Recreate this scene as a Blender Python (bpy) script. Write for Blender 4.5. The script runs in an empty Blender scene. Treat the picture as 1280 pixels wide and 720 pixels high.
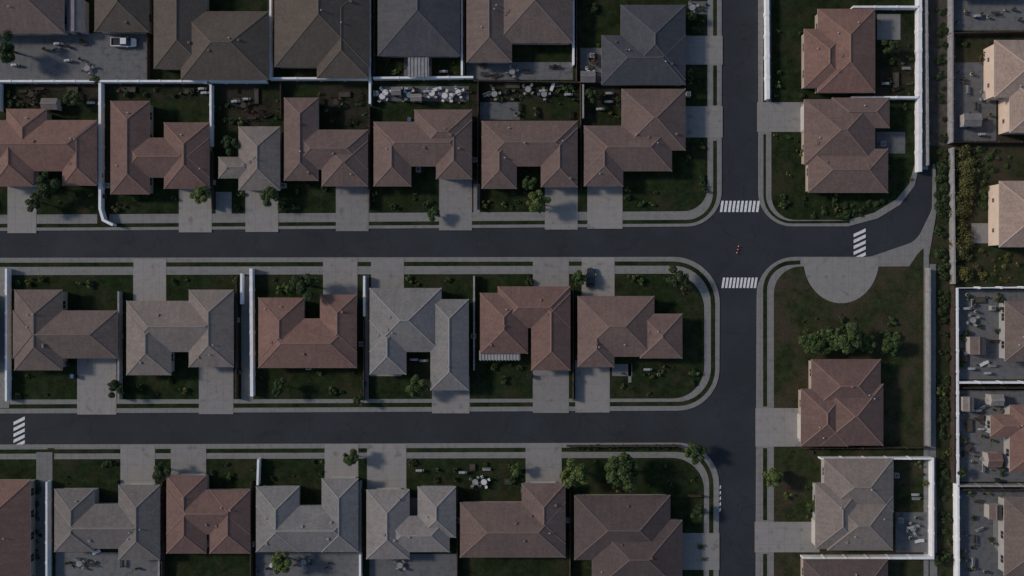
import bpy, math, random
import numpy as np
from mathutils import Vector
random.seed(7); np.random.seed(7)
S=0.16; H=170.0
def P(u,v,z=0.0):
    k=(H-z)/H*S
    return ((u-640)*k,(360-v)*k)
scene=bpy.context.scene
# ---------------------------------------------------------------- materials
def nodes(name):
    m=bpy.data.materials.new(name); m.use_nodes=True
    nt=m.node_tree; b=nt.nodes['Principled BSDF']
    b.inputs['Specular IOR Level'].default_value=0.2
    return m,nt,b
def N(nt,t,**k):
    n=nt.nodes.new(t)
    for a,v in k.items(): setattr(n,a,v)
    return n
def noise(nt,scale,detail=4,vec=None,rough=0.6):
    n=N(nt,'ShaderNodeTexNoise'); n.inputs['Scale'].default_value=scale
    n.inputs['Detail'].default_value=min(detail,5); n.inputs['Roughness'].default_value=rough
    if vec is None:
        g=N(nt,'ShaderNodeNewGeometry'); vec=g.outputs['Position']
    nt.links.new(vec,n.inputs['Vector']); return n.outputs['Fac']
def ramp(nt,fac,stops):
    r=N(nt,'ShaderNodeValToRGB'); e=r.color_ramp.elements
    while len(e)<len(stops): e.new(0.5)
    for i,(p,c) in enumerate(stops):
        e[i].position=p; e[i].color=(c[0],c[1],c[2],1)
    nt.links.new(fac,r.inputs['Fac']); return r.outputs['Color']
def mixc(nt,a,b,fac,mode='MIX'):
    m=N(nt,'ShaderNodeMix',data_type='RGBA',blend_type=mode)
    for s,x in ((m.inputs[6],a),(m.inputs[7],b)):
        if isinstance(x,tuple): s.default_value=(x[0],x[1],x[2],1)
        else: nt.links.new(x,s)
    if isinstance(fac,(int,float)): m.inputs[0].default_value=fac
    else: nt.links.new(fac,m.inputs[0])
    return m.outputs[2]
def bump(nt,b,h,strength=0.3,dist=0.05):
    n=N(nt,'ShaderNodeBump'); n.inputs['Strength'].default_value=strength; n.inputs['Distance'].default_value=dist
    nt.links.new(h,n.inputs['Height']); nt.links.new(n.outputs['Normal'],b.inputs['Normal'])
def sc(c,f): return tuple(x*f for x in c)
def plain(name,c,rough=0.8,var=0.25,scale=1.2,metal=0):
    m,nt,b=nodes(name)
    f=noise(nt,scale,4)
    col=ramp(nt,f,[(0.3,sc(c,1-var)),(0.7,sc(c,1+var))])
    nt.links.new(col,b.inputs['Base Color']); b.inputs['Roughness'].default_value=rough
    b.inputs['Metallic'].default_value=metal
    return m
def joints(nt,size,width):
    g=N(nt,'ShaderNodeNewGeometry'); sp=N(nt,'ShaderNodeSeparateXYZ'); nt.links.new(g.outputs['Position'],sp.inputs[0])
    outs=[]
    for a in ('X','Y'):
        m=N(nt,'ShaderNodeMath',operation='PINGPONG'); m.inputs[1].default_value=size/2
        nt.links.new(sp.outputs[a],m.inputs[0])
        l=N(nt,'ShaderNodeMath',operation='LESS_THAN'); l.inputs[1].default_value=width/2
        nt.links.new(m.outputs[0],l.inputs[0]); outs.append(l.outputs[0])
    x=N(nt,'ShaderNodeMath',operation='MAXIMUM'); nt.links.new(outs[0],x.inputs[0]); nt.links.new(outs[1],x.inputs[1])
    return x.outputs[0]
def concrete(name,c,size=1.6,stain=0.3,jw=0.07,oil=False):
    m,nt,b=nodes(name)
    col=ramp(nt,noise(nt,0.8,5,rough=0.75),[(0.25,sc(c,1-stain)),(0.5,c),(0.8,sc(c,1.12))])
    col=mixc(nt,col,ramp(nt,noise(nt,6,3),[(0.3,(0.86,)*3),(0.7,(1.06,)*3)]),1.0,'MULTIPLY')
    if oil: col=mixc(nt,col,ramp(nt,noise(nt,0.55,3,rough=0.5),[(0.28,(0.7,0.69,0.68)),(0.40,(1,1,1))]),1.0,'MULTIPLY')
    j=joints(nt,size,jw)
    jj=N(nt,'ShaderNodeMath',operation='MULTIPLY'); jj.inputs[1].default_value=0.45; nt.links.new(j,jj.inputs[0])
    col=mixc(nt,col,sc(c,0.45),jj.outputs[0])
    oi=N(nt,'ShaderNodeObjectInfo')
    col=mixc(nt,col,ramp(nt,oi.outputs['Random'],[(0,(0.84,0.85,0.86)),(1,(1.09,1.08,1.06))]),1.0,'MULTIPLY')
    nt.links.new(col,b.inputs['Base Color']); b.inputs['Roughness'].default_value=0.85
    return m
def grass(name,c,brown,amt=0.62):
    m,nt,b=nodes(name)
    a=ramp(nt,noise(nt,0.5,5,rough=0.7),[(0.3,sc(c,0.5)),(0.5,c),(0.72,sc(c,1.7))])
    p=ramp(nt,noise(nt,0.16,5,rough=0.7),[(amt-0.08,(0,0,0)),(amt+0.1,(1,1,1))])
    a=mixc(nt,a,brown,p)
    f=noise(nt,4.5,5,rough=0.85)
    a=mixc(nt,a,ramp(nt,f,[(0.28,(0.35,)*3),(0.72,(1.7,)*3)]),1.0,'MULTIPLY')
    nt.links.new(a,b.inputs['Base Color']); b.inputs['Roughness'].default_value=1.0
    b.inputs['Specular IOR Level'].default_value=0.03
    bump(nt,b,f,0.6,0.12)
    return m
def asphalt():
    m,nt,b=nodes('asphalt')
    c=(0.029,0.034,0.041)
    a=ramp(nt,noise(nt,0.07,5,rough=0.7),[(0.3,sc(c,0.8)),(0.5,c),(0.72,sc(c,1.28))])
    a=mixc(nt,a,ramp(nt,noise(nt,8,4,rough=0.8),[(0.2,(0.75,)*3),(0.8,(1.25,)*3)]),1.0,'MULTIPLY')
    g=N(nt,'ShaderNodeNewGeometry'); v=N(nt,'ShaderNodeTexVoronoi',feature='DISTANCE_TO_EDGE'); v.inputs['Scale'].default_value=0.09
    ad=N(nt,'ShaderNodeVectorMath',operation='MULTIPLY_ADD')
    nn=N(nt,'ShaderNodeTexNoise'); nn.inputs['Scale'].default_value=0.4; nn.inputs['Detail'].default_value=4
    nt.links.new(g.outputs['Position'],nn.inputs['Vector'])
    nt.links.new(nn.outputs['Color'],ad.inputs[0]); ad.inputs[1].default_value=(4,4,4); nt.links.new(g.outputs['Position'],ad.inputs[2])
    nt.links.new(ad.outputs[0],v.inputs['Vector'])
    cr=ramp(nt,v.outputs['Distance'],[(0.0,(0.75,)*3),(0.014,(1,1,1))])
    a=mixc(nt,a,cr,1.0,'MULTIPLY')
    nt.links.new(a,b.inputs['Base Color']); b.inputs['Roughness'].default_value=0.85
    return m
def roofmat(name,c):
    m,nt,b=nodes(name)
    uv=N(nt,'ShaderNodeUVMap')
    br=N(nt,'ShaderNodeTexBrick'); nt.links.new(uv.outputs[0],br.inputs['Vector'])
    br.inputs['Scale'].default_value=1.0; br.inputs['Brick Width'].default_value=0.4; br.inputs['Row Height'].default_value=0.36
    br.inputs['Mortar Size'].default_value=0.02; br.inputs['Bias'].default_value=0.0
    br.inputs['Color1'].default_value=(*sc(c,0.88),1); br.inputs['Color2'].default_value=(*sc(c,1.10),1); br.inputs['Mortar'].default_value=(*sc(c,0.70),1)
    a=mixc(nt,br.outputs['Color'],ramp(nt,noise(nt,0.35,5,rough=0.65),[(0.3,(0.86,0.86,0.88)),(0.7,(1.10,1.08,1.06))]),1.0,'MULTIPLY')
    mp=N(nt,'ShaderNodeMapping'); mp.inputs['Scale'].default_value=(1.3,0.12,1); nt.links.new(uv.outputs[0],mp.inputs[0])
    a=mixc(nt,a,ramp(nt,noise(nt,1.0,3,mp.outputs[0]),[(0.3,(0.90,)*3),(0.7,(1.06,)*3)]),1.0,'MULTIPLY')
    oi=N(nt,'ShaderNodeObjectInfo')
    a=mixc(nt,a,ramp(nt,oi.outputs['Random'],[(0,(0.80,0.84,0.87)),(1,(1.12,1.08,1.04))]),1.0,'MULTIPLY')
    nt.links.new(a,b.inputs['Base Color']); b.inputs['Roughness'].default_value=0.85
    return m
def leafmat(name,dark,light):
    m,nt,b=nodes(name)
    g=N(nt,'ShaderNodeNewGeometry')
    a=ramp(nt,g.outputs['Random Per Island'],[(0,dark),(0.6,sc(tuple(x+y for x,y in zip(dark,light)),0.5)),(1,light)])
    a=mixc(nt,a,ramp(nt,noise(nt,1.1,2),[(0.35,(0.6,)*3),(0.65,(1.4,)*3)]),1.0,'MULTIPLY')
    nt.links.new(a,b.inputs['Base Color']); b.inputs['Roughness'].default_value=0.8
    return m
M={}
M['asphalt']=asphalt()
M['pave']=concrete('pavement_concrete',(0.202,0.204,0.204),1.6)
M['drive']=concrete('driveway_concrete',(0.258,0.251,0.245),3.2,0.16,oil=True)
M['yardc']=concrete('yard_concrete',(0.14,0.146,0.156),2.4,0.5)
M['lawn']=grass('lawn_grass',(0.0175,0.0275,0.0115),(0.038,0.036,0.021),0.57)
M['park']=grass('park_grass',(0.025,0.036,0.015),(0.055,0.046,0.031),0.50)
M['yard']=grass('yard_grass',(0.0145,0.022,0.010),(0.042,0.035,0.028),0.50)
M['terrain']=grass('terrain_grass',(0.024,0.034,0.015),(0.055,0.046,0.031),0.5)
M['dirt']=plain('dirt',(0.075,0.066,0.056),0.95,0.35,0.7)
M['white']=plain('white_painted_block',(0.76,0.78,0.81),0.7,0.10,0.8)
M['greywall']=plain('grey_block',(0.27,0.27,0.275),0.85,0.2,1)
M['wood']=plain('dark_wood',(0.06,0.045,0.037),0.85,0.35,1.5)
M['paint']=plain('road_paint',(0.66,0.68,0.69),0.7,0.28,3)
M['stucco']=plain('stucco',(0.36,0.30,0.25),0.9,0.1,0.6)
M['stucco2']=plain('stucco_pale',(0.60,0.48,0.40),0.9,0.08,0.6)
M['stucco3']=plain('stucco_grey',(0.32,0.32,0.32),0.9,0.1,0.6)
M['trim']=plain('trim',(0.36,0.34,0.32),0.6,0.08,1)
M['garage']=plain('garage_door_paint',(0.5,0.48,0.45),0.5,0.08,1)
M['metal']=plain('galvanised_metal',(0.40,0.41,0.42),0.5,0.15,3,0.3)
M['iron']=plain('cast_iron',(0.045,0.045,0.05),0.6,0.2,3,0.3)
M['dark']=plain('dark_plastic',(0.02,0.02,0.022),0.5,0.2,2)
M['plast']=plain('white_plastic',(0.58,0.59,0.60),0.4,0.08,2)
M['red']=plain('red_paint',(0.50,0.05,0.03),0.4,0.1,2)
M['terra']=plain('terracotta',(0.26,0.13,0.08),0.8,0.15,3)
M['blue']=plain('blue_fabric',(0.06,0.12,0.22),0.6,0.1,2)
M['bark']=plain('bark',(0.09,0.065,0.045),0.95,0.3,4)
M['rubber']=plain('rubber',(0.015,0.015,0.016),0.8,0.2,3)
m,nt,b=nodes('window_glass'); b.inputs['Base Color'].default_value=(0.02,0.025,0.03,1); b.inputs['Roughness'].default_value=0.08; b.inputs['Specular IOR Level'].default_value=0.6; M['glass']=m
for n,c in dict(carwhite=(0.68,0.69,0.7),cardark=(0.03,0.035,0.045)).items():
    m,nt,b=nodes(n); b.inputs['Base Color'].default_value=(*c,1); b.inputs['Roughness'].default_value=0.25; b.inputs['Coat Weight'].default_value=0.6; M[n]=m
ROOF={'red':(0.190,0.120,0.104),'brown':(0.160,0.117,0.107),'dbrown':(0.122,0.092,0.087),'gray':(0.198,0.178,0.168),
 'lgray':(0.236,0.225,0.220),'dark':(0.080,0.084,0.098),'olive':(0.108,0.092,0.079),'tan':(0.37,0.285,0.24),'slate':(0.17,0.17,0.18),'taupe':(0.150,0.121,0.113)}
for k,c in ROOF.items():
    M['r_'+k]=roofmat('roof_tiles_'+k,c); M['c_'+k]=plain('ridge_tiles_'+k,sc(c,1.14),0.85,0.10,2)
M['leafA']=leafmat('foliage_green',(0.022,0.040,0.014),(0.080,0.118,0.038))
M['leafB']=leafmat('foliage_dark',(0.015,0.028,0.011),(0.052,0.078,0.03))
M['leafC']=leafmat('foliage_yellow',(0.036,0.041,0.014),(0.15,0.14,0.048))
M['leafD']=leafmat('foliage_bright',(0.033,0.058,0.016),(0.13,0.165,0.052))
# ---------------------------------------------------------------- mesh builder
class MB:
    def __init__(s): s.v=[];s.f=[];s.m=[]
    def add(s,vs,fs,mi=0):
        o=len(s.v); s.v+= [tuple(x) for x in vs]; s.f+=[tuple(i+o for i in f) for f in fs]; s.m+=[mi]*len(fs)
    def box(s,cx,cy,cz,sx,sy,sz,rot=0,mi=0):
        c,sn=math.cos(rot),math.sin(rot); vs=[]
        for z in (-1,1):
            for x,y in ((-1,-1),(1,-1),(1,1),(-1,1)):
                a,b=x*sx/2,y*sy/2; vs.append((cx+a*c-b*sn,cy+a*sn+b*c,cz+z*sz/2))
        s.add(vs,[(3,2,1,0),(4,5,6,7),(0,1,5,4),(1,2,6,5),(2,3,7,6),(3,0,4,7)],mi)
    def prism(s,poly,z0,z1,mi=0,bottom=False):
        n=len(poly); a=sum(poly[i][0]*poly[(i+1)%n][1]-poly[(i+1)%n][0]*poly[i][1] for i in range(n))
        if a<0: poly=poly[::-1]
        vs=[(x,y,z0) for x,y in poly]+[(x,y,z1) for x,y in poly]
        fs=[tuple(range(n,2*n))]+[(i,(i+1)%n,(i+1)%n+n,i+n) for i in range(n)]
        if bottom: fs.append(tuple(range(n-1,-1,-1)))
        s.add(vs,fs,mi)
    def sheet(s,poly,z,mi=0):
        n=len(poly); a=sum(poly[i][0]*poly[(i+1)%n][1]-poly[(i+1)%n][0]*poly[i][1] for i in range(n))
        if a<0: poly=poly[::-1]
        s.add([(x,y,z) for x,y in poly],[tuple(range(n))],mi)
    def cyl(s,p,q,r0,r1,n=8,mi=0):
        p=Vector(p);q=Vector(q);d=(q-p).normalized()
        a=d.orthogonal().normalized(); b=d.cross(a); vs=[]
        for c,r in ((p,r0),(q,r1)):
            for i in range(n):
                t=2*math.pi*i/n; vs.append(c+a*math.cos(t)*r+b*math.sin(t)*r)
        s.add(vs,[(i,(i+1)%n,(i+1)%n+n,i+n) for i in range(n)]+[tuple(range(n-1,-1,-1)),tuple(range(n,2*n))],mi)
    def beam(s,p,q,w,h,mi=0):
        p=Vector(p);q=Vector(q);d=q-p
        if d.length<0.05: return
        d.normalize(); a=Vector((0,0,1)).cross(d)
        a=a.normalized() if a.length>1e-4 else Vector((1,0,0)); u=d.cross(a)
        vs=[]
        for c in (p,q): vs+=[c-a*w/2-u*0.06,c+a*w/2-u*0.06,c+a*w/4+u*h,c-a*w/4+u*h]
        s.add(vs,[(0,1,5,4),(1,2,6,5),(2,3,7,6),(3,0,4,7),(3,2,1,0),(4,5,6,7)],mi)
    def obj(s,name,mats,parent=None,origin=None,uv=False,bevel=0):
        me=bpy.data.meshes.new(name)
        if origin is None and parent is not None: origin=parent.location
        if origin is None: origin=(0,0,0)
        ox,oy,oz=origin
        me.from_pydata([(x-ox,y-oy,z-oz) for x,y,z in s.v],[],s.f)
        for k in mats: me.materials.append(M[k])
        me.polygons.foreach_set('material_index',s.m)
        if uv:
            l=me.uv_layers.new(name='UVMap')
            for p in me.polygons:
                n=p.normal; e=Vector((0,0,1)).cross(n)
                e=e.normalized() if e.length>1e-3 else Vector((1,0,0)); t=n.cross(e)
                for li in p.loop_indices:
                    co=me.vertices[me.loops[li].vertex_index].co; l.data[li].uv=(co.dot(e),co.dot(t))
        me.validate(); me.update()
        o=bpy.data.objects.new(name,me); scene.collection.objects.link(o)
        if parent is not None: o.parent=parent
        else: o.location=origin
        if bevel:
            b=o.modifiers.new('bevel','BEVEL'); b.width=bevel; b.segments=2
        return o
def empty(name,x,y,z=0,rot=0):
    e=bpy.data.objects.new(name,None); e.location=(x,y,z); e.rotation_euler=(0,0,rot); e.empty_display_size=0.5
    scene.collection.objects.link(e); return e
def rp(pts,seg=10):
    """rounded polygon from map points (u,v[,r]) -> world"""
    out=[];n=len(pts)
    for i,p in enumerate(pts):
        r=p[2] if len(p)>2 else 0
        if r==0: out.append(P(p[0],p[1])); continue
        c=Vector(p[:2]);a=Vector(pts[(i-1)%n][:2])-c;b=Vector(pts[(i+1)%n][:2])-c
        a.normalize();b.normalize(); h=math.acos(max(-1,min(1,a.dot(b))))/2
        t=r/math.tan(h); p0=c+a*t;p1=c+b*t; ctr=c+(a+b).normalized()*(r/math.sin(h))
        a0=math.atan2(p0.y-ctr.y,p0.x-ctr.x);a1=math.atan2(p1.y-ctr.y,p1.x-ctr.x)
        d=(a1-a0+math.pi)%(2*math.pi)-math.pi
        for k in range(seg+1):
            t=a0+d*k/seg; out.append(P(ctr.x+r*math.cos(t),ctr.y+r*math.sin(t)))
    return out
def rline(pts,seg=10):
    q=[tuple(p) for p in pts]; full=rp([(*q[0][:2],)]+q[1:-1]+[(*q[-1][:2],)],seg); return full
def ribbon(mb,line,w,z,mi=0,z0=None):
    L=[];R=[]
    for i,p in enumerate(line):
        a=Vector(line[max(0,i-1)]);b=Vector(line[min(len(line)-1,i+1)]);d=(b-a).normalized();n=Vector((-d.y,d.x))*w/2
        if 0<i<len(line)-1:
            d1=(Vector(p)-a).normalized(); n=n/max(0.5,abs(d1.dot(d)))
        L.append((p[0]+n.x,p[1]+n.y));R.append((p[0]-n.x,p[1]-n.y))
    if z0 is None:
        for i in range(len(L)-1): mb.sheet([L[i],R[i],R[i+1],L[i+1]],z,mi)
    else: mb.prism(L+R[::-1],z0,z,mi)
def rect(u0,v0,u1,v1): return [P(u0,v0),P(u1,v0),P(u1,v1),P(u0,v1)]
# ---------------------------------------------------------------- ground, roads
mb=MB(); mb.sheet([(-1500,-1500),(1500,-1500),(1500,1500),(-1500,1500)],0); mb.obj('ground',['terrain'])
mb=MB()
mb.sheet(rect(-500,280,896,328),0.02); mb.sheet(rect(-500,508,896,560),0.02); mb.sheet(rect(896,-400,952,1100),0.02)
mb.sheet(rp([(952,278),(1055,278),(1100,266),(1130,246),(1146,212),(1163,212),(1168,240),(1164,280),(1150,305),(1120,324),(1085,326),(952,326)]),0.02)
for r in [(830,220,896,280),(830,328,896,392),(830,452,896,508),(830,560,896,620),(952,225,1000,278),(952,326,1000,380)]: mb.sheet(rect(*r),0.02)
mb.obj('road',['asphalt'])
blocks={
 'A':[(-500,292),(902,283,44),(902,-400),(-500,-400)],
 'B':[(-500,323),(900,321,58),(899,513,52),(-500,519)],
 'C':[(-500,557),(899,553,52),(897,1100),(-500,1100)],
 'D':[(947,-400),(1149,-400),(1149,205),(1143,232),(1125,256),(1097,273),(1060,283),(948,283,42)],
 'E':[(946,321,48),(1088,321,30),(1146,301,30),(1165,262,30),(1166,205),(1169,205),(1171,262,40),(1161,320),(1160,1100),(943,1100)]}
mb=MB()
for k,b in blocks.items(): mb.prism(rp(b,14),0.0,0.14)
mb.obj('pavement',['pave'],bevel=0.03)
lawns={
 'A':[(-500,271),(884,264,30),(884,-400),(-500,-400)],
 'B':[(-500,345),(880,342,44),(880,498,40),(-500,500)],
 'C':[(-500,575),(880,572,40),(877,1100),(-500,1100)],
 'D':[(963,-400),(1143,-400),(1143,205),(1136,230),(1120,249),(1092,266),(1060,275),(964,275,30)]}
mb=MB()
for k,b in lawns.items(): mb.sheet(rp(b,12),0.16)
mb.obj('lawn',['lawn'])
mb=MB(); mb.sheet(rp([(967,333,34),(1136,333),(1146,318),(1154,310),(1154,1100),(967,1100)]),0.16); mb.obj('park_lawn',['park'])
mb=MB(); z=0.162
ribbon(mb,rline([(-500,283.5),(100,282),(780,277.5)]),0.75,z)
ribbon(mb,rline([(780,277.5),(893.5,277,36),(893.5,176)]),0.75,z)
ribbon(mb,rline([(893.5,132),(893.5,82)]),0.75,z); ribbon(mb,rline([(893.5,45),(893.5,-300)]),0.75,z)
ribbon(mb,rline([(-500,332),(768,329.5),(891,329.5,50),(891,504.5,44),(-500,510)]),0.85,z)
ribbon(mb,rline([(-500,566),(700,562),(889,562,44),(888,1000)]),0.85,z)
ribbon(mb,rline([(955.5,-300),(955.5,128)]),0.6,z); ribbon(mb,rline([(955.5,168),(955.5,278,34),(1062,277.5)]),0.5,z)
ribbon(mb,rline([(956,1000),(956,692)]),0.8,z);ribbon(mb,rline([(956,650),(956,560)]),0.8,z);ribbon(mb,rline([(956,508),(956,330,34),(1000,328)]),0.8,z)
mb.obj('verge_grass',['lawn'])
mb=MB()
mb.sheet([P(1051+47*math.cos(t),325+54*math.sin(t)) for t in np.linspace(-0.05,math.pi+0.05,30)],0.175)
mb.obj('concrete_plaza',['drive'])
def drive(u0,v0,u1,v1,mat='drive',name='driveway',z=0.175):
    mb=MB(); mb.sheet(rect(u0,v0,u1,v1),z); return mb.obj(name,[mat])
for u0,v0,u1,v1 in [(10,222,46,291.5),(224,225,265,290.5),(307,225,348,290),(420,222,461,289),(549,215,590,288),(681,225,722,287),(734,225,778,286),
  (850,45,903,81),(850,133,903,172),(167,324,208,382),(404,323.5,447,380),(666,323,711,370),(727,322,768,380),
  (97,440,146,518),(249,455,292,517.5),(540,470,587,516.5),(666,455,711,516),(719,450,762,515.5),(464,323.5,505,372),
  (151,556,194,620),(214,556,258,606),(406,555,448,607),(459,555,508,616),(657,554,702,612),(846,666,899,712),
  (946,128,1008,165),(944,510,1004,558),(943,652,1024,690),(1096,18,1125,50),(462,455,502,470)]:
    drive(u0,v0,u1,v1)
for r in [(46,565,66,800),(302,345,317,500),(0,335,12,510),(270,240,290,268),(456,345,461,500),(592,230,600,268),(765,455,790,470),(785,455,789,478)]:
    drive(*r,mat='pave',name='side_path',z=0.185)
for r in [(-60,42,186,101),(505,66,540,96),(474,108,586,127),(600,128,650,150),(725,60,752,104),(583,78,716,100),(0,690,45,800),(70,690,200,800),
          (462,692,572,800),(320,688,450,800),(1095,165,1131,192),(1119,640,1158,690),(860,2,884,18),(508,622,530,650)]:
    drive(*r,mat='yardc',name='patio',z=0.18)
for r in [(6,106,127,136),(136,106,266,124),(270,106,352,160),(396,108,461,160),(600,103,722,128),(730,108,776,155),(122,150,137,280),(590,110,601,262),(1096,20,1142,122),(60,560,68,800)]:
    mb=MB(); mb.sheet(rect(*r),0.172); mb.obj('yard_ground',['yard'])
# ---------------------------------------------------------------- east side outside the estate
drive(1150,-300,1160,212,mat='greywall',name='footpath',z=0.03)
mb=MB(); ribbon(mb,rline([(1165,330),(1165,560),(1170,1000)]),1.5,0.034); mb.obj('footpath',['pave'])
mb=MB(); mb.sheet(rect(1161,-300,1184,182),0.012); mb.obj('dirt_track',['dirt'])
for r in [(1188,-100,1500,38),(1198,362,1500,474),(1198,488,1500,602),(1198,612,1500,900),(1188,78,1245,176)]:
    drive(*r,mat='yardc',name='courtyard',z=0.03)
drive(1214,279,1240,304,mat='drive',name='concrete_pad',z=0.05)
mb=MB(); mb.sheet(rect(1187,182,1500,354),0.012); mb.obj('rough_grass',['park'])
mb=MB(); ribbon(mb,rline([(1300,628),(1245,628,14),(1245,690,14),(1300,690)]),1.2,0.05); mb.obj('curved_path',['drive'])
# ---------------------------------------------------------------- crosswalks
def bars(name,u0,v0,u1,v1,n,vertical=True,skew=0):
    mb=MB()
    if vertical:
        w=(u1-u0)/n
        for i in range(n):
            a=u0+i*w+w*0.15; mb.sheet([P(a+skew,v0),P(a+w*0.62+skew,v0),P(a+w*0.62,v1),P(a,v1)],0.026)
    else:
        w=(v1-v0)/n
        for i in range(n):
            a=v0+i*w+w*0.2; mb.sheet([P(u0,a+skew),P(u1,a),P(u1,a+w*0.55),P(u0,a+w*0.55+skew)],0.026)
    mb.obj(name,['paint'])
bars('crosswalk',899,251,949,265,10,True,2); bars('crosswalk',901,347,946,360,10,True,2)
bars('crosswalk',1067,284,1082,321,5,False,7); bars('crosswalk',17,519,31,556,5,False,7)
bars('road_marking',897.5,605,901,640,5,False,3)
for u,v in [(600,305),(923,90),(780,532),(920,640)]:
    x,y=P(u,v); mb=MB(); mb.cyl((x,y,0.018),(x,y,0.03),0.34,0.34,16); mb.obj('manhole_cover',['iron'],origin=(x,y,0))
# ---------------------------------------------------------------- houses
def roofwing(mb,x0,y0,x1,y1,z,pitch,typ='h',thick=0.18):
    """one hipped/gabled roof volume; mats 0 tiles 1 fascia 2 caps 3 stucco"""
    w,d=x1-x0,y1-y0
    sw=w<d
    L,W=(d,w) if sw else (w,d)
    h=W/2; rise=h*pitch
    hip=h if typ=='h' else 0.0
    hip=min(hip,L/2-0.01)
    def T(a,b,zz):
        return (x0+b,y0+L-a,zz) if sw else (x0+a,y0+b,zz)
    A,B,C,D=T(0,0,z),T(L,0,z),T(L,W,z),T(0,W,z)
    R0,R1=T(hip,h,z+rise),T(L-hip,h,z+rise)
    a,b,c,d_=[(p[0],p[1],z-thick) for p in (A,B,C,D)]
    vs=[A,B,C,D,R0,R1,a,b,c,d_]
    fs=[(0,1,5,4),(2,3,4,5)]; mb.add(vs,fs,0)
    mb.add(vs,[(3,0,4),(1,2,5)],0 if typ=='h' else 3)
    mb.add(vs,[(6,7,1,0),(7,8,2,1),(8,9,3,2),(9,6,0,3),(9,8,7,6)],1)
    cw=0.30
    mb.beam(R0,R1,cw,0.08,2)
    if typ=='h':
        for p,q in ((A,R0),(D,R0),(B,R1),(C,R1)): mb.beam(p,q,cw,0.05,2)
def house(name,wings,roof,eave=3.1,pitch=0.36,garage=None,wall='stucco',vents=4,extras=(),win=True):
    W=[]
    for w in wings:
        x0,y1=P(w[0],w[1],eave);x1,y0=P(w[2],w[3],eave)
        W.append((x0,y0,x1,y1,w[4] if len(w)>4 else 'h'))
    cx=sum(w[0]+w[2] for w in W)/2/len(W); cy=sum(w[1]+w[3] for w in W)/2/len(W)
    e=empty(name,cx,cy)
    mb=MB(); wl=MB(); wi=MB()
    for i,(x0,y0,x1,y1,t) in enumerate(W):
        roofwing(mb,x0,y0,x1,y1,eave+0.025*i,pitch*(1+0.01*i),t)
        ins=0.5+0.012*i
        wl.prism([(x0+ins,y0+ins),(x1-ins,y0+ins),(x1-ins,y1-ins),(x0+ins,y1-ins)],0.1,eave-0.19+0.025*i)
        for side in range(4):
            horiz=side<2
            a0,a1=(x0+ins,x1-ins) if horiz else (y0+ins,y1-ins)
            n=max(1,int((a1-a0)/4.2))
            for k in range(n):
                t0=a0+(a1-a0)*(k+0.5)/n
                px,py=(t0,(y0+ins) if side==0 else (y1-ins)) if horiz else ((x0+ins) if side==2 else (x1-ins),t0)
                if any(j!=i and (o[0]<px<o[2]) and (o[1]<py<o[3]) for j,o in enumerate(W)): continue
                if garage and garage[0]==side and abs(P(garage[1],0)[0]-px)<5 and horiz: continue
                ww,wh=(1.7,1.25) if win else (0.9,0.8)
                for zc in ([1.6] if eave<4.3 else [1.9]):
                    sx,sy=(ww,0.10) if horiz else (0.10,ww)
                    wi.box(px,py,zc,sx,sy,wh,0,0)
                    sx,sy=(ww-0.24,0.14) if horiz else (0.14,ww-0.24)
                    wi.box(px,py,zc,sx,sy,wh-0.23,0,1)
                    sx,sy=(0.06,0.18) if horiz else (0.18,0.06)
                    wi.box(px,py,zc,sx,sy,wh-0.23,0,0)
    mb.obj('roof',['r_'+roof,'trim','c_'+roof,wall],e,uv=True)
    wl.obj('walls',[wall],e); wi.obj('windows',['trim','glass'],e)
    if garage:
        side,gu,gv=garage; gx,gy=P(gu,gv,eave)
        s=-1 if side==0 else 1
        g=MB()
        if side in (0,1):
            gy-=s*0.42
            g.box(gx,gy,1.25,5.2,0.12,2.5,0,0)
            for k in range(4): g.box(gx,gy,0.35+k*0.55,4.8,0.24,0.5,0,1)
        else:
            s=-1 if side==2 else 1
            gx-=s*0.42
            g.box(gx,gy,1.25,0.12,5.2,2.5,0,0)
            for k in range(4): g.box(gx,gy,0.35+k*0.55,0.24,4.8,0.5,0,1)
        g.obj('garage_door',['trim','garage'],e)
    def rz(x,y):
        h=0
        for (x0,y0,x1,y1,t) in W:
            if x0<x<x1 and y0<y<y1:
                d=[y-y0,y1-y,x-x0,x1-x]
                if t=='g': d=d[:2] if (x1-x0)>=(y1-y0) else d[2:]
                h=max(h,min(d)*pitch)
        return eave+h
    rnd=random.Random(int(cx*31+cy*17)); v=MB()
    for k in range(vents):
        w=rnd.choice(W); x=rnd.uniform(w[0]+1.5,w[2]-1.5);y=rnd.uniform(w[1]+1.5,w[3]-1.5); z=rz(x,y)
        if rnd.random()<0.6: v.cyl((x,y,z-0.1),(x,y,z+0.4),0.08,0.08,8,0); v.cyl((x,y,z+0.3),(x,y,z+0.42),0.17,0.1,10,0)
        else: v.box(x,y,z+0.06,0.42,0.42,0.3,0,1); v.box(x,y,z+0.23,0.5,0.5,0.05,0,1)
    v.obj('roof_vents',['metal','c_'+roof],e)
    for ex in extras:
        if ex[0]=='porch':
            x0,y1=P(ex[1],ex[2],2.6);x1,y0=P(ex[3],ex[4],2.6); c=MB()
            c.box((x0+x1)/2,(y0+y1)/2,2.6,x1-x0,y1-y0,0.12,0,0)
            n=int((x1-x0)/0.6)
            for i in range(n): c.box(x0+(i+0.5)*(x1-x0)/n,(y0+y1)/2,2.71,0.12,y1-y0+0.3,0.1,0,0)
            for a in (x0+0.2,x1-0.2):
                for b in (y0+0.2,y1-0.2): c.box(a,b,1.32,0.15,0.15,2.44,0,0)
            c.obj('patio_cover',[ex[5] if len(ex)>5 else 'trim'],e)
    return e
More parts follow.
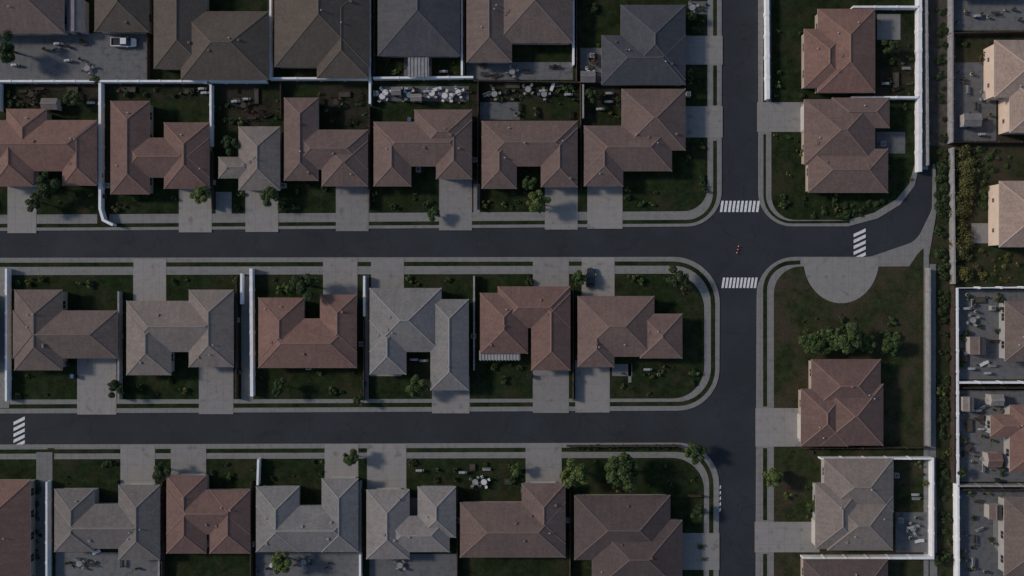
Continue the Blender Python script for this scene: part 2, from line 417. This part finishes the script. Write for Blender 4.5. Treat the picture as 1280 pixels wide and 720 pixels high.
hs=[
 ('house',[(-40,-60,80,42)],'taupe',None,()),
 ('house',[(118,-70,186,40)],'olive',None,()),
 ('house',[(192,-60,258,86),(226,14,336,100)],'olive',None,()),
 ('house',[(343,-60,462,84),(396,-20,461,98)],'olive',None,()),
 ('house',[(472,-60,575,70)],'dark',None,[('porch',510,56,536,96,'greywall')]),
 ('house',[(583,-60,640,78),(620,-60,716,54)],'taupe',None,()),
 ('house',[(752,44,857,106),(776,6,857,100)],'dark',None,()),
 ('house',[(-30,150,121,214),(8,136,58,200),(78,152,121,232),(-10,158,42,233)],'red',(0,28,233),()),
 ('house',[(138,126,187,243),(150,172,262,222),(205,153,262,236)],'red',(0,244,236),()),
 ('cottage',[(298,158,350,238),(273,196,320,223)],'gray',(0,328,238),()),
 ('house',[(355,122,398,226),(365,162,460,212),(402,176,460,233)],'brown',(0,440,233),()),
 ('house',[(467,152,590,208),(467,158,514,233),(518,137,590,196),(545,150,590,224)],'brown',(0,568,224),()),
 ('house',[(602,151,722,208),(602,170,646,236),(676,160,722,234)],'brown',(0,700,234),()),
 ('house',[(777,111,857,188),(730,157,840,214),(730,165,779,233)],'brown',(0,756,233),()),
 ('house',[(16,388,147,448),(18,362,78,463)],'taupe',(0,120,450),()),
 ('house',[(158,376,292,440),(158,390,214,469),(236,362,292,459)],'gray',(0,270,459),()),
 ('house',[(323,398,446,460),(323,372,380,450),(400,368,446,440)],'red',(1,424,368),()),
 ('house',[(462,360,552,440),(462,400,508,468),(538,374,586,488)],'lgray',(0,562,488),()),
 ('house',[(600,366,660,442),(622,358,713,410),(664,366,713,463)],'red',(0,688,463),[('porch',599,438,650,450,'stucco3')]),
 ('house',[(722,370,818,446),(722,400,768,459),(800,392,853,448)],'brown',(0,744,459),[]),
 ('house',[(-60,600,38,800)],'red',None,()),
 ('house',[(68,630,200,686),(68,611,118,690),(148,606,200,700)],'gray',(1,172,606),()),
 ('house',[(208,594,258,692),(208,612,313,668),(262,612,313,692)],'red',(1,236,594),()),
 ('house',[(320,632,448,690),(320,608,374,690),(402,598,448,690)],'lgray',(1,427,598),()),
 ('house',[(458,612,512,699),(522,608,570,672),(480,645,562,690)],'lgray',(1,484,612),()),
 ('house',[(575,628,707,697),(652,604,707,680)],'brown',(1,680,604),()),
 ('house',[(718,619,838,700),(740,650,853,740)],'dbrown',(3,853,690),()),
 ('house',[(1005,36,1062,110),(1022,11,1094,116)],'red',None,()),
 ('house',[(1005,124,1094,206),(1040,122,1112,160),(1010,186,1110,241)],'brown',(2,1005,146),()),
 ('house',[(1014,449,1101,514),(1001,486,1060,558),(1025,480,1104,557)],'red',(2,1001,535),()),
 ('house',[(1030,573,1117,640),(1019,604,1080,686),(1034,620,1116,688)],'gray',(2,1019,668),()),
 ('house',[(1004,699,1110,800)],'dbrown',None,()),
 # neighbours just outside the mapped area
 ('house',[(-180,150,-50,232)],'brown',(0,-90,232),()),('house',[(-160,366,-10,460)],'red',(0,-60,460),()),('house',[(-200,600,-80,700)],'gray',None,()),
 ('house',[(470,760,590,850)],'brown',None,()),('house',[(80,760,200,860)],'red',None,()),('house',[(330,770,450,860)],'taupe',None,()),('house',[(620,770,740,860)],'gray',None,()),
 ('house',[(1005,-110,1100,-20)],'red',None,()),('house',[(740,-130,850,-30)],'olive',None,()),
]
for i,(nm,w,r,g,ex) in enumerate(hs):
    house(nm,w,r,garage=g,extras=ex,wall='stucco3' if r in('gray','lgray','dark') else 'stucco',vents=5)
house('apartment_house',[(1243,50,1340,122),(1262,100,1340,166)],'tan',eave=4.8,wall='stucco2',win=False)
house('apartment_house',[(1249,226,1340,309)],'tan',eave=4.8,wall='stucco2',win=False)
house('house',[(1256,376,1330,452)],'taupe',eave=3.0,wall='stucco3')
house('house',[(1262,506,1330,590),(1238,518,1290,546)],'red',eave=3.0,wall='stucco3')
house('house',[(1255,622,1330,720)],'taupe',eave=3.0,wall='stucco3')
house('house',[(1192,-60,1280,-8)],'slate',eave=3.0,wall='stucco3')
# ---------------------------------------------------------------- walls and fences
def wall(pts,mat,h=1.8,t=0.3,name='garden_wall',cap=True):
    line=rline(pts); mb=MB()
    ribbon(mb,line,t,h,0,z0=0.0)
    if cap: ribbon(mb,line,t+0.1,h+0.08,0,z0=h+0.002)
    for a,b in zip(line[:-1],line[1:]):
        d=math.dist(a,b); n=int(d/4)
        for k in range(1,n):
            x=a[0]+(b[0]-a[0])*k/n;y=a[1]+(b[1]-a[1])*k/n
            mb.box(x,y,(h+0.14)/2,t+0.16,t+0.16,h+0.14,math.atan2(b[1]-a[1],b[0]-a[0]))
    return mb.obj(name,[mat])
whites=[
 [(-60,104),(336,104)],[(343,100.5),(461,100.5)],[(468,100),(592,99)],[(4,106),(4,140)],
 [(130,106),(130,262),(134,276),(146,282)],[(267,108),(267,184)],[(464,-60),(464,132)],[(341,-60),(341,102)],[(578,-60),(578,97)],[(716,-60),(716,84)],
 [(955.5,-60),(957,126)],[(1145,-60),(1145,216)],[(1060,124),(1144,124)],[(1062,12),(1144,12)],
 [(317,336),(318,494)],[(305,342),(305,380)],[(14,336),(14,500)],
 [(1022,571),(1161,571),(1161,694),(1000,694)],[(1193,800),(1191,360),(1300,359)],[(1192,477),(1300,477)],
 [(457,345),(457,395)],[(64,600),(64,800)],[(326,572),(325,604)],[(452,690),(452,800)]]
wide={(1145,-60):0.6,(955.5,-60):0.55,(317,336):0.5,(130,106):0.42}
for w in whites: wall(w,'white',1.7,wide.get(w[0],0.3))
greys=[[(264,104),(264,108)],[(1192,605),(1300,605)],[(153,364),(153,498)],[(593,345),(593,462)],[(1153,-60),(1155,208)],[(1157,335),(1157,556)],
 [(1186,186),(1188,355)],[(203,620),(203,800)],[(1185,-60),(1185,180)],[(452,600),(452,690)],[(728,108),(728,150)],[(700,4),(716,4)]]
for w in greys: wall(w,'greywall',1.7,0.24)
woods=[[(598,100),(597,262)],[(592,103),(776,106)],[(353,106),(353,150)],[(463,134),(463,262)],[(725,106),(726,238)],[(188,-60),(188,102)],[(338,-60),(338,102)],
 [(716,362),(716,500)],[(1100,558),(1158,558)],[(1184,44),(1300,42)],[(1186,179),(1300,179)],[(1188,48),(1188,178)],[(572,610),(572,800)],[(712,610),(712,800)],[(316,600),(316,800)],
 [(708,556.5),(850,556)],[(268,190),(268,262)],[(720,-60),(720,104)],[(581,-60),(581,102)],[(469,-60),(469,97)],[(298,345),(298,498)],[(456,400),(456,500)],[(1188,357),(1188,602)],[(1200,484),(1300,484)],[(1200,610),(1300,610)],[(860,618),(876,618)],[(206,600),(206,800)],[(1000,558.5),(1100,558.5)]]
for w in woods: wall(w,'wood',1.6,0.14,'wooden_fence',False)
# ---------------------------------------------------------------- vegetation
def leafmesh(name,clumps,n,size,mat,seed):
    rs=np.random.RandomState(seed)
    cl=np.array(clumps); w=cl[:,3]**2; idx=rs.choice(len(cl),n,p=w/w.sum())
    d=rs.normal(size=(n,3)); d/=np.linalg.norm(d,axis=1)[:,None]
    r=rs.uniform(0.35,1.0,n)**0.5
    c=cl[idx,:3]+d*(r*cl[idx,3])[:,None]*np.array([1,1,0.75])
    c[:,2]=np.maximum(c[:,2],0.05)
    nn=d+rs.normal(size=(n,3))*0.5+np.array([0,0,0.8]); nn/=np.linalg.norm(nn,axis=1)[:,None]
    t=np.cross(nn,rs.normal(size=(n,3))); t/=np.linalg.norm(t,axis=1)[:,None]; b=np.cross(nn,t)
    s=(size*rs.uniform(0.5,1.3,n))[:,None]
    v=np.stack([c-t*s,c-b*s*0.6,c+t*s,c+b*s*0.6],1).reshape(-1,3)
    me=bpy.data.meshes.new(name); me.vertices.add(4*n); me.vertices.foreach_set('co',v.ravel())
    me.loops.add(4*n); me.loops.foreach_set('vertex_index',np.arange(4*n)); me.polygons.add(n)
    me.polygons.foreach_set('loop_start',np.arange(0,4*n,4)); me.polygons.foreach_set('loop_total',np.full(n,4))
    me.materials.append(M[mat]); me.update(calc_edges=True); me.validate(); return me
def crownclumps(R,h,seed,k=22):
    r=random.Random(seed); out=[]
    for i in range(k):
        a=r.uniform(0,6.28); q=R*math.sqrt(r.random())*0.78; z=h+R*0.55*r.uniform(-0.6,1.0)*(1-q/R*0.5)
        out.append((q*math.cos(a)*r.uniform(0.8,1.15),q*math.sin(a),z,R*r.uniform(0.2,0.36)))
    return out
TREES=[]
for s,mt in enumerate(['leafA','leafB','leafD','leafA','leafB']):
    cl=crownclumps(2.4,3.4,s+3); me=leafmesh('crown',cl,3600,0.19,mt,s)
    tr=MB(); tr.cyl((0,0,-0.05),(0.1,0.05,2.0),0.2,0.13,8)
    for c in cl[:8]: tr.cyl((0.1,0.05,1.7),(c[0],c[1],c[2]),0.09,0.025,6)
    o=tr.obj('trunk',['bark']); tm=o.data; bpy.data.objects.remove(o); TREES.append((me,tm))
SHR=[]
for s,mt in enumerate(['leafB','leafA','leafB','leafC','leafD']):
    cl=crownclumps(0.75,0.45,s+30,8); SHR.append(leafmesh('shrub',cl,320,0.13,mt,s+50))
def tree(u,v,R,k,name='tree'):
    x,y=P(u,v,3.0*R/2.4); e=empty(name,x,y,0.1,random.uniform(0,6.28)); f=R/2.4*1.02; e.scale=(f,f*random.uniform(0.88,1.1),f)
    for nm,me in (('crown',TREES[k][0]),('trunk',TREES[k][1])):
        o=bpy.data.objects.new(nm,me); scene.collection.objects.link(o); o.parent=e
def shrub(u,v,R,k):
    x,y=P(u,v,0.5); o=bpy.data.objects.new('shrub',SHR[k]); scene.collection.objects.link(o)
    o.location=(x,y,0.12); f=R/0.75; o.scale=(f,f*random.uniform(0.8,1.2),f*0.9); o.rotation_euler=(0,0,random.uniform(0,6.28))
for u,v,d,k in [(62,232,17,1),(44,252,13,4),(252,244,13,2),(336,246,12,0),(672,252,15,2),(541,268,9,0),(92,124,10,0),(383,357,19,1),(845,347,14,1),(723,348,10,3),
  (147,486,12,1),(522,485,14,3),(352,484,12,4),(717,592,18,2),(775,590,23,0),(867,566,14,3),(441,571,11,0),(646,586,9,2),(353,702,15,2),(203,588,12,1),(965,597,13,2),
  (1013,427,14,0),(1036,428,14,3),(1060,423,18,0),(1082,431,12,3),(1110,430,12,0),(662,230,9,0),(450,500,8,1),(290,182,12,1),(1016,634,9,3),(872,640,10,1),(1110,60,11,1),
  (1255,385,8,1),(120,100,6,0),(8,60,18,1),(740,120,9,1),(862,20,8,1),(1202,590,7,1),(1172,700,7,1),(-60,250,14,0),(-110,480,14,2),(1400,300,20,0)]:
    tree(u,v,d*S,k)
rnd=random.Random(11)
beds=[(50,240,120,262,7),(140,245,222,262,5),(270,240,305,262,3),(350,232,418,262,6),(465,236,512,262,4),(515,240,548,260,4),(600,238,680,262,7),(782,215,880,258,6),
 (20,346,160,358,7),(214,346,300,360,6),(326,346,360,366,4),(510,344,664,358,9),(770,345,870,366,7),(20,468,95,496,5),(160,472,246,496,4),(325,464,455,496,8),
 (590,456,664,494,4),(766,462,870,495,9),(80,577,150,608,5),(262,577,318,600,4),(334,575,404,600,5),(512,576,572,604,7),(582,576,655,604,6),(704,577,870,612,10),
 (10,108,125,134,12),(140,108,264,122,9),(272,110,350,155,10),(398,110,460,156,8),(602,104,720,126,14),(730,108,775,150,8),(860,84,882,106,4),(975,245,1120,270,16),
 (967,168,1003,220,5),(967,18,1003,122,6),(1097,54,1140,120,8),(1097,130,1140,160,4),(1097,196,1140,230,5),(860,180,880,250,4),(970,562,1018,648,9),(1004,395,1118,414,10),(1120,575,1158,610,6),
 (1190,50,1240,78,10),(1200,370,1250,470,9),(1200,490,1255,600,9),(1200,615,1245,715,8),(860,575,880,700,4),(1175,370,1188,700,26),(860,2,884,40,5),(725,4,750,60,6),(475,74,505,94,5),(545,76,573,94,4),(38,600,50,700,6)]
for u0,v0,u1,v1,n in beds:
    for i in range(n):
        if rnd.random()<0.6:
            if rnd.random()<0.5: u,v=rnd.choice((u0+3,u1-3)),rnd.uniform(v0,v1)
            else: u,v=rnd.uniform(u0,u1),rnd.choice((v0+3,v1-3))
        else: u,v=rnd.uniform(u0,u1),rnd.uniform(v0,v1)
        shrub(u,v,rnd.uniform(0.35,1.0),rnd.choice((0,0,0,1,2,2,3,4)))
def thicket(name,poly,n,mat,seed,size=0.22,rmin=0.5,rmax=1.5,leaves=9000):
    rs=random.Random(seed); cl=[]
    us=[p[0] for p in poly];vs=[p[1] for p in poly]
    def inside(u,v):
        c=False;j=len(poly)-1
        for i in range(len(poly)):
            if (poly[i][1]>v)!=(poly[j][1]>v) and u<(poly[j][0]-poly[i][0])*(v-poly[i][1])/(poly[j][1]-poly[i][1])+poly[i][0]: c=not c
            j=i
        return c
    while len(cl)<n:
        u,v=rs.uniform(min(us),max(us)),rs.uniform(min(vs),max(vs))
        if inside(u,v):
            x,y=P(u,v,0.6); r=rs.uniform(rmin,rmax); cl.append((x,y,r*0.55,r))
    me=leafmesh(name,cl,leaves,size,mat,seed); o=bpy.data.objects.new(name,me); scene.collection.objects.link(o)
thicket('shrub_thicket',[(1192,186),(1214,184),(1218,230),(1208,270),(1214,320),(1205,350),(1192,350)],85,'leafC',5,0.2,leaves=13000)
thicket('weed_patch',[(1172,190),(1184,190),(1186,350),(1172,350)],55,'leafB',6,0.18,0.3,0.9,7000)
thicket('weed_patch',[(1174,362),(1187,362),(1189,700),(1174,720)],70,'leafB',16,0.15,0.25,0.75,7000)
thicket('weed_patch',[(1215,184),(1278,184),(1246,225),(1244,275),(1220,270)],45,'leafA',7,0.13,0.25,0.7,4000)
thicket('weed_patch',[(1210,310),(1278,318),(1278,352),(1205,352)],25,'leafC',17,0.13,0.25,0.6,2500)
thicket('shrub_bed',[(1000,414),(1120,414),(1124,440),(1090,446),(1000,438)],34,'leafA',8,0.2,0.4,1.1,6000)
thicket('hedge',[(712,558),(850,558),(850,562),(712,562)],60,'leafB',9,0.12,0.25,0.5,5000)
thicket('hedge',[(38,600),(45,600),(45,700),(38,700)],40,'leafB',10,0.12,0.4,0.8,4000)
thicket('weed_patch',[(1170,10),(1184,10),(1184,176),(1176,176)],35,'leafB',12,0.15,0.25,0.7,3500)
thicket('ground_cover',[(1040,256),(1120,248),(1096,266),(1060,274),(1000,272)],30,'leafB',13,0.14,0.3,0.7,4000)
# ---------------------------------------------------------------- garden and street objects
def table_set(u,v,rot=0,n=4,mat='plast',r=0.6):
    x,y=P(u,v,0.5); mb=MB(); z0=0.18
    mb.cyl((x,y,z0+0.70),(x,y,z0+0.75),r,r,16,0); mb.cyl((x,y,z0),(x,y,z0+0.7),0.05,0.05,8,0); mb.cyl((x,y,z0),(x,y,z0+0.04),0.3,0.3,12,0)
    for i in range(n):
        a=rot+i*2*math.pi/n; cx,cy=x+math.cos(a)*(r+0.45),y+math.sin(a)*(r+0.45)
        mb.box(cx,cy,z0+0.45,0.5,0.5,0.06,a,0); mb.box(cx+math.cos(a)*0.24,cy+math.sin(a)*0.24,z0+0.72,0.06,0.5,0.5,a,0)
        for p in (-0.2,0.2):
            for q in (-0.2,0.2): mb.box(cx+p*math.cos(a)-q*math.sin(a),cy+p*math.sin(a)+q*math.cos(a),z0+0.21,0.05,0.05,0.42,a,0)
    mb.obj('patio_table_set',[mat],origin=(x,y,0))
def ac(u,v):
    x,y=P(u,v,0.5); mb=MB(); mb.box(x,y,0.22,1.1,1.1,0.1,0,2); mb.box(x,y,0.66,0.9,0.9,0.78,0,0); mb.cyl((x,y,1.05),(x,y,1.09),0.36,0.36,16,1)
    for k in range(4): mb.box(x,y,1.1,0.8,0.03,0.02,k*math.pi/4,0)
    mb.obj('air_conditioner',['metal','dark','pave'],origin=(x,y,0))
def shed(u,v,w,d,col='gray',rot=0):
    x,y=P(u,v,2.0); e=empty('garden_shed',x,y); mb=MB(); w*=S;d*=S
    mb.box(x,y,1.05,w-0.2,d-0.2,1.9,0,0); mb.box(x,y-d/2+0.1,0.95,0.9,0.08,1.6,0,1); mb.obj('walls',['trim','wood'],e)
    r=MB(); roofwing(r,x-w/2,y-d/2,x+w/2,y+d/2,2.15,0.35,'g'); r.obj('roof',['r_'+col,'trim','c_'+col,'trim'],e,uv=True)
def bins(u,v,c='dark'):
    x,y=P(u,v,0.5); mb=MB(); z=0.17
    mb.add([(x+a*0.24,y+b*0.26,z+0.06) for a,b in ((-1,-1),(1,-1),(1,1),(-1,1))]+[(x+a*0.31,y+b*0.35,z+1.0) for a,b in ((-1,-1),(1,-1),(1,1),(-1,1))],[(3,2,1,0),(4,5,6,7),(0,1,5,4),(1,2,6,5),(2,3,7,6),(3,0,4,7)])
    mb.box(x,y,z+1.05,0.68,0.76,0.08); mb.box(x,y+0.42,z+0.98,0.5,0.06,0.06)
    for s in (-1,1): mb.cyl((x+s*0.24,y+0.3,z+0.1),(x+s*0.32,y+0.3,z+0.1),0.1,0.1,10)
    mb.obj('wheelie_bin',[c],origin=(x,y,0))
def lounger(u,v,rot,mat='plast'):
    x,y=P(u,v,0.3); mb=MB(); c,s=math.cos(rot),math.sin(rot)
    mb.box(x,y,0.5,1.3,0.62,0.07,rot); mb.box(x+c*0.85,y+s*0.85,0.68,0.55,0.62,0.07,rot)
    for a in (-0.5,0.5):
        for b in (-0.25,0.25): mb.box(x+a*c-b*s,y+a*s+b*c,0.33,0.06,0.06,0.3,rot)
    mb.obj('sun_lounger',[mat],origin=(x,y,0))
def planter(u,v,w,d):
    x,y=P(u,v,0.4); mb=MB(); t=0.08
    for sx in (-1,1): mb.box(x+sx*(w/2),y,0.36,t,d+t,0.4)
    for sy in (-1,1): mb.box(x,y+sy*(d/2),0.357,w-t-0.005,t,0.4)
    mb.box(x,y,0.3,w-t-0.01,d-t-0.01,0.36,0,1); mb.obj('raised_planter',['wood','dirt'],origin=(x,y,0))
def pot(u,v,r,mat):
    x,y=P(u,v,0.3); mb=MB(); z=0.17
    mb.cyl((x,y,z),(x,y,z+r*1.5),r*0.7,r,12,0); mb.cyl((x,y,z+r*1.4),(x,y,z+r*1.6),r*1.1,r*1.1,12,0); mb.cyl((x,y,z+r*1.6),(x,y,z+r*1.63),r*0.85,r*0.85,12,1)
    for i in range(14):
        a=i*2.4; mb.add([(x,y,z+r*1.6),(x+math.cos(a)*r*1.2,y+math.sin(a)*r*1.2,z+r*2.6),(x+math.cos(a+0.5)*r*1.0,y+math.sin(a+0.5)*r*1.0,z+r*2.9)],[(0,1,2)],2)
    mb.obj('potted_plant',[mat,'dirt','leafA'],origin=(x,y,0))
def bench(u,v,rot,mat='wood'):
    x,y=P(u,v,0.4); mb=MB(); c,s=math.cos(rot),math.sin(rot); f=lambda a,b:(x+a*c-b*s,y+a*s+b*c)
    for k in range(3): mb.box(*f(0,-0.18+0.17*k),0.62,1.6,0.13,0.05,rot)
    for k in range(2): mb.box(*f(0,0.32),0.82+0.2*k,1.6,0.05,0.13,rot)
    for a in (-0.7,0.7):
        mb.box(*f(a,-0.15),0.38,0.08,0.08,0.44,rot); mb.box(*f(a,0.26),0.6,0.08,0.06,0.86,rot)
    mb.obj('garden_bench',[mat],origin=(x,y,0))
def grill(u,v):
    x,y=P(u,v,0.5); mb=MB(); mb.box(x,y,0.55,0.9,0.5,0.6,0,0); mb.cyl((x-0.42,y,0.92),(x+0.42,y,0.92),0.27,0.27,12,1)
    for s in (-1,1): mb.box(x+s*0.65,y,0.86,0.35,0.45,0.04,0,1)
    for a in (-0.35,0.35):
        for b in (-0.18,0.18): mb.cyl((x+a,y+b,0.17),(x+a,y+b,0.26),0.05,0.05,8,0)
    mb.obj('barbecue_grill',['dark','metal'],origin=(x,y,0))
for a in [(482,116,0.3),(512,119,0.9),(573,116,0.5),(556,120,1.2),(605,602,0.4),(735,92,0.3),(478,121,1.0),(540,117,0.8)]:
    table_set(*a,n=random.choice((3,4,4,5)))
for a in [(618,118,0.2),(680,118,0.1),(100,704,0.6),(380,702,0.2),(640,90,0.3),(660,112,0.9),(1140,660,0.4),(30,700,0.3),(500,706,0.9),(1215,400,0.5),(1230,120,0.7),(594,602,1.0),(865,10,0.4),(110,86,0.3)]:
    table_set(*a,n=4,mat='greywall')
for a in [(1208,560,1),(1225,522,0.2),(742,78,0.9),(40,118,0.4),(420,128,0.8),(305,132,0.3)]: table_set(*a,n=4,mat='wood')
for u,v in [(470,117),(740,70),(386,459),(523,212),(1103,180),(135,232),(266,228),(355,232),(594,200),(860,118),(150,420),(296,400),(452,430),(592,420),(1125,650),(1120,594),(710,650),(572,650),(200,660),(20,690),(315,680),(1240,385),(1235,500)]: ac(u,v)
for u,v,w,d,c in [(62,130,20,14,'gray'),(735,96,18,14,'slate'),(1222,432,20,22,'taupe'),(1244,640,16,18,'taupe'),(1215,150,22,16,'slate'),(1243,575,18,18,'red'),(1246,500,16,14,'lgray'),(1210,505,14,18,'gray'),(95,20,22,40,'slate'),(520,122,14,9,'lgray'),(495,114,12,10,'lgray')]: shed(u,v,w,d,c)
for u,v in [(128,220),(133,246),(265,236),(356,225),(462,232),(594,228),(729,228),(88,455),(92,470),(300,465),(456,480),(716,480),(663,470),(204,606),(455,612),(653,612),(1002,506),(1003,500),(512,150),(1246,600),(1198,620)]: bins(u,v,random.choice(('dark','dark','blue')))
for u,v,r in [(545,112,0.2),(564,124,1.6),(690,110,1.2),(120,690,0.4),(340,705,1.0),(1228,455,0.5),(1147,676,0.2)]: lounger(u,v,r)
for u,v,w,d in [(90,112,2.4,1.0),(160,112,3,1),(236,114,2,1),(320,120,1,3),(430,118,2.5,1),(640,107,3,1),(700,106,2,0.9),(1120,100,1,3),(1225,375,2,1),(1205,445,1,3),(590,584,1.2,1.2),(636,602,2,1),(1212,532,1,2.5)]: planter(u,v,w,d)
rc=random.Random(23)
zones=[(8,108,125,132,9),(140,108,262,120,7),(275,110,350,150,9),(400,110,460,155,7),(474,108,588,130,12),(603,106,720,146,16),(732,110,774,150,7),(2,48,110,98,7),(584,80,714,98,8),(726,62,750,102,6),(545,75,574,95,4),
 (1098,22,1140,118,6),(1200,365,1250,470,16),(1200,490,1250,600,16),(1200,615,1244,718,12),(1192,82,1240,174,12),(1192,4,1276,34,10),(1120,576,1156,690,7),(512,577,654,602,7),(72,690,195,716,6),(320,692,450,716,6),(770,455,850,472,4),(515,444,536,462,2)]
for u0,v0,u1,v1,n in zones:
    for i in range(n):
        u,v=rc.uniform(u0+2,u1-2),rc.uniform(v0+2,v1-2); q=rc.random()
        if q<0.6: pot(u,v,rc.uniform(0.16,0.34),rc.choice(('terra','greywall','dark','plast')))
        elif q<0.85: bench(u,v,rc.choice((0,1.57,3.14,0.4)),rc.choice(('wood','greywall','wood')))
        else: grill(u,v)
# vehicles
def loft(mb,secs,mi):
    n=len(secs[0]); o=[p for s in secs for p in s]; fs=[]
    for i in range(len(secs)-1):
        for j in range(n): fs.append((i*n+j,(i+1)*n+j,(i+1)*n+(j+1)%n,i*n+(j+1)%n))
    fs.append(tuple(range(n))[::-1]); fs.append(tuple(range((len(secs)-1)*n,len(secs)*n))); mb.add(o,fs,mi)
def car(u,v,rot,paint,kind='car',L=4.5,z=0.18):
    x,y=P(u,v,0.8); e=empty('pickup_truck' if kind=='pickup' else 'parked_car',x,y,z,rot); k=L/4.5; W=0.92
    b=MB(); st=[(-2.25,0.80,0.45,0.82),(-2.1,0.88,0.32,0.95),(-1.2,W,0.28,0.98),(0.6,W,0.28,0.96),(1.2,W,0.28,0.92),(2.0,0.86,0.30,0.80),(2.25,0.72,0.42,0.66)]
    def sec(xx,w,z0,z1): return [(xx*k,-w*0.92,z0),(xx*k,w*0.92,z0),(xx*k,w,z0+(z1-z0)*0.45),(xx*k,w*0.95,z1-0.08),(xx*k,w*0.8,z1),(xx*k,-w*0.8,z1),(xx*k,-w*0.95,z1-0.08),(xx*k,-w,z0+(z1-z0)*0.45)]
    loft(b,[sec(*s) for s in st],0); b.obj('body',[paint],e,origin=(0,0,0),bevel=0.04)
    g=MB(); r=MB()
    gs=[(-1.75,0.72,0.94,0.97),(-1.2,0.68,0.94,1.38),(0.1,0.68,0.94,1.42),(0.95,0.74,0.90,0.95)] if kind=='car' else [(-0.35,0.74,0.94,0.99),(-0.25,0.70,0.94,1.62),(0.75,0.70,0.94,1.62),(1.35,0.76,0.90,0.96)]
    loft(g,[[(a*k,-w-0.06,z0),(a*k,w+0.06,z0),(a*k,w-0.08,z1),(a*k,-w+0.08,z1)] for a,w,z0,z1 in gs],0); g.obj('windows',['glass'],e,origin=(0,0,0))
    a0,a1,zz=((-1.2,0.1,1.41) if kind=='car' else (-0.25,0.75,1.65))
    r.box((a0+a1)/2*k,0,zz,(a1-a0)*k+0.08,1.22,0.06); r.obj('roof_panel',[paint],e,origin=(0,0,0),bevel=0.02)
    if kind=='pickup':
        t=MB(); t.box(-1.3*k,0,0.99,1.75*k,1.4,0.04,0,1)
        for s in (-1,1): t.box(-1.3*k,s*0.8,1.08,1.8*k,0.14,0.26,0,0)
        t.box(-2.18*k,0,1.08,0.1,1.45,0.26,0,0); t.obj('cargo_bed',[paint,'dark'],e,origin=(0,0,0))
    w=MB()
    for a in (-1.4,1.4):
        for s in (-1,1):
            w.cyl((a*k,s*0.72,0.33),(a*k,s*0.94,0.33),0.33,0.33,18,0); w.cyl((a*k,s*0.94,0.33),(a*k,s*0.955,0.33),0.19,0.19,12,1)
    w.obj('wheels',['rubber','metal'],e,origin=(0,0,0))
    l=MB()
    for s in (-1,1): l.box(2.14*k,s*0.6,0.66,0.12,0.3,0.12,0,0); l.box(-2.2*k,s*0.65,0.75,0.1,0.25,0.14,0,1); l.box(0.75*k,s*1.0,1.0,0.14,0.2,0.12,0,0)
    l.obj('lamps_and_mirrors',['plast','red'],e,origin=(0,0,0))
car(155,53,0.0,'carwhite','pickup',4.9)
car(738,347,math.pi/2,'cardark','car',3.9)
def moto(u,v,rot):
    x,y=P(u,v,0.5); e=empty('motorcycle',x,y,0.18,rot); mb=MB()
    for a in (-0.72,0.72):
        mb.cyl((a,-0.06,0.32),(a,0.06,0.32),0.32,0.32,18,0); mb.cyl((a,-0.07,0.32),(a,0.07,0.32),0.18,0.18,12,1)
    mb.box(0,0,0.5,0.7,0.28,0.35,0,1); mb.box(0.15,0,0.82,0.5,0.3,0.22,0,2); mb.box(-0.4,0,0.82,0.7,0.26,0.1,0,0)
    mb.cyl((0.72,0.08,0.32),(0.45,0.08,1.0),0.03,0.03,6,1); mb.cyl((0.72,-0.08,0.32),(0.45,-0.08,1.0),0.03,0.03,6,1)
    mb.cyl((0.42,-0.4,1.05),(0.42,0.4,1.05),0.025,0.025,6,0); mb.box(0.58,0,0.92,0.12,0.2,0.18,0,1)
    mb.obj('frame_and_wheels',['rubber','metal','cardark'],e,origin=(0,0,0))
moto(72,62,0.25); moto(84,58,2.6)
def cone(u,v):
    x,y=P(u,v); mb=MB(); mb.box(x,y,0.045,0.42,0.42,0.05,0,2); mb.cyl((x,y,0.07),(x,y,0.3),0.16,0.11,14,0); mb.cyl((x,y,0.3),(x,y,0.48),0.11,0.07,14,1); mb.cyl((x,y,0.48),(x,y,0.75),0.07,0.025,14,0)
    mb.obj('traffic_cone',['red','paint','dark'],origin=(x,y,0))
cone(922,312);cone(923,308);cone(921,316)
# ---------------------------------------------------------------- light, sky, camera
w=bpy.data.worlds.new('World'); scene.world=w; w.use_nodes=True; nt=w.node_tree
bg=nt.nodes['Background']; sky=nt.nodes.new('ShaderNodeTexSky'); sky.sky_type='NISHITA'; sky.sun_disc=False
el,az=math.radians(30),math.radians(285)
sky.sun_elevation=el; sky.sun_rotation=az
nt.links.new(sky.outputs[0],bg.inputs['Color']); bg.inputs['Strength'].default_value=0.092
d=Vector((math.sin(az)*math.cos(el),math.cos(az)*math.cos(el),math.sin(el)))
sl=bpy.data.lights.new('sun','SUN'); sl.energy=2.3; sl.angle=math.radians(7); sl.color=(1,0.87,0.75)
so=bpy.data.objects.new('sun',sl); so.rotation_euler=(-d).to_track_quat('-Z','Y').to_euler(); so.location=(0,0,60); scene.collection.objects.link(so)
cam=bpy.data.cameras.new('camera'); cam.sensor_width=36; cam.lens=36*H/(1280*S); cam.clip_end=3000; cam.clip_start=1
co=bpy.data.objects.new('camera',cam); co.location=(0,0,H); scene.collection.objects.link(co); scene.camera=co
scene.view_settings.view_transform='Standard'; scene.view_settings.look='None'; scene.view_settings.exposure=0
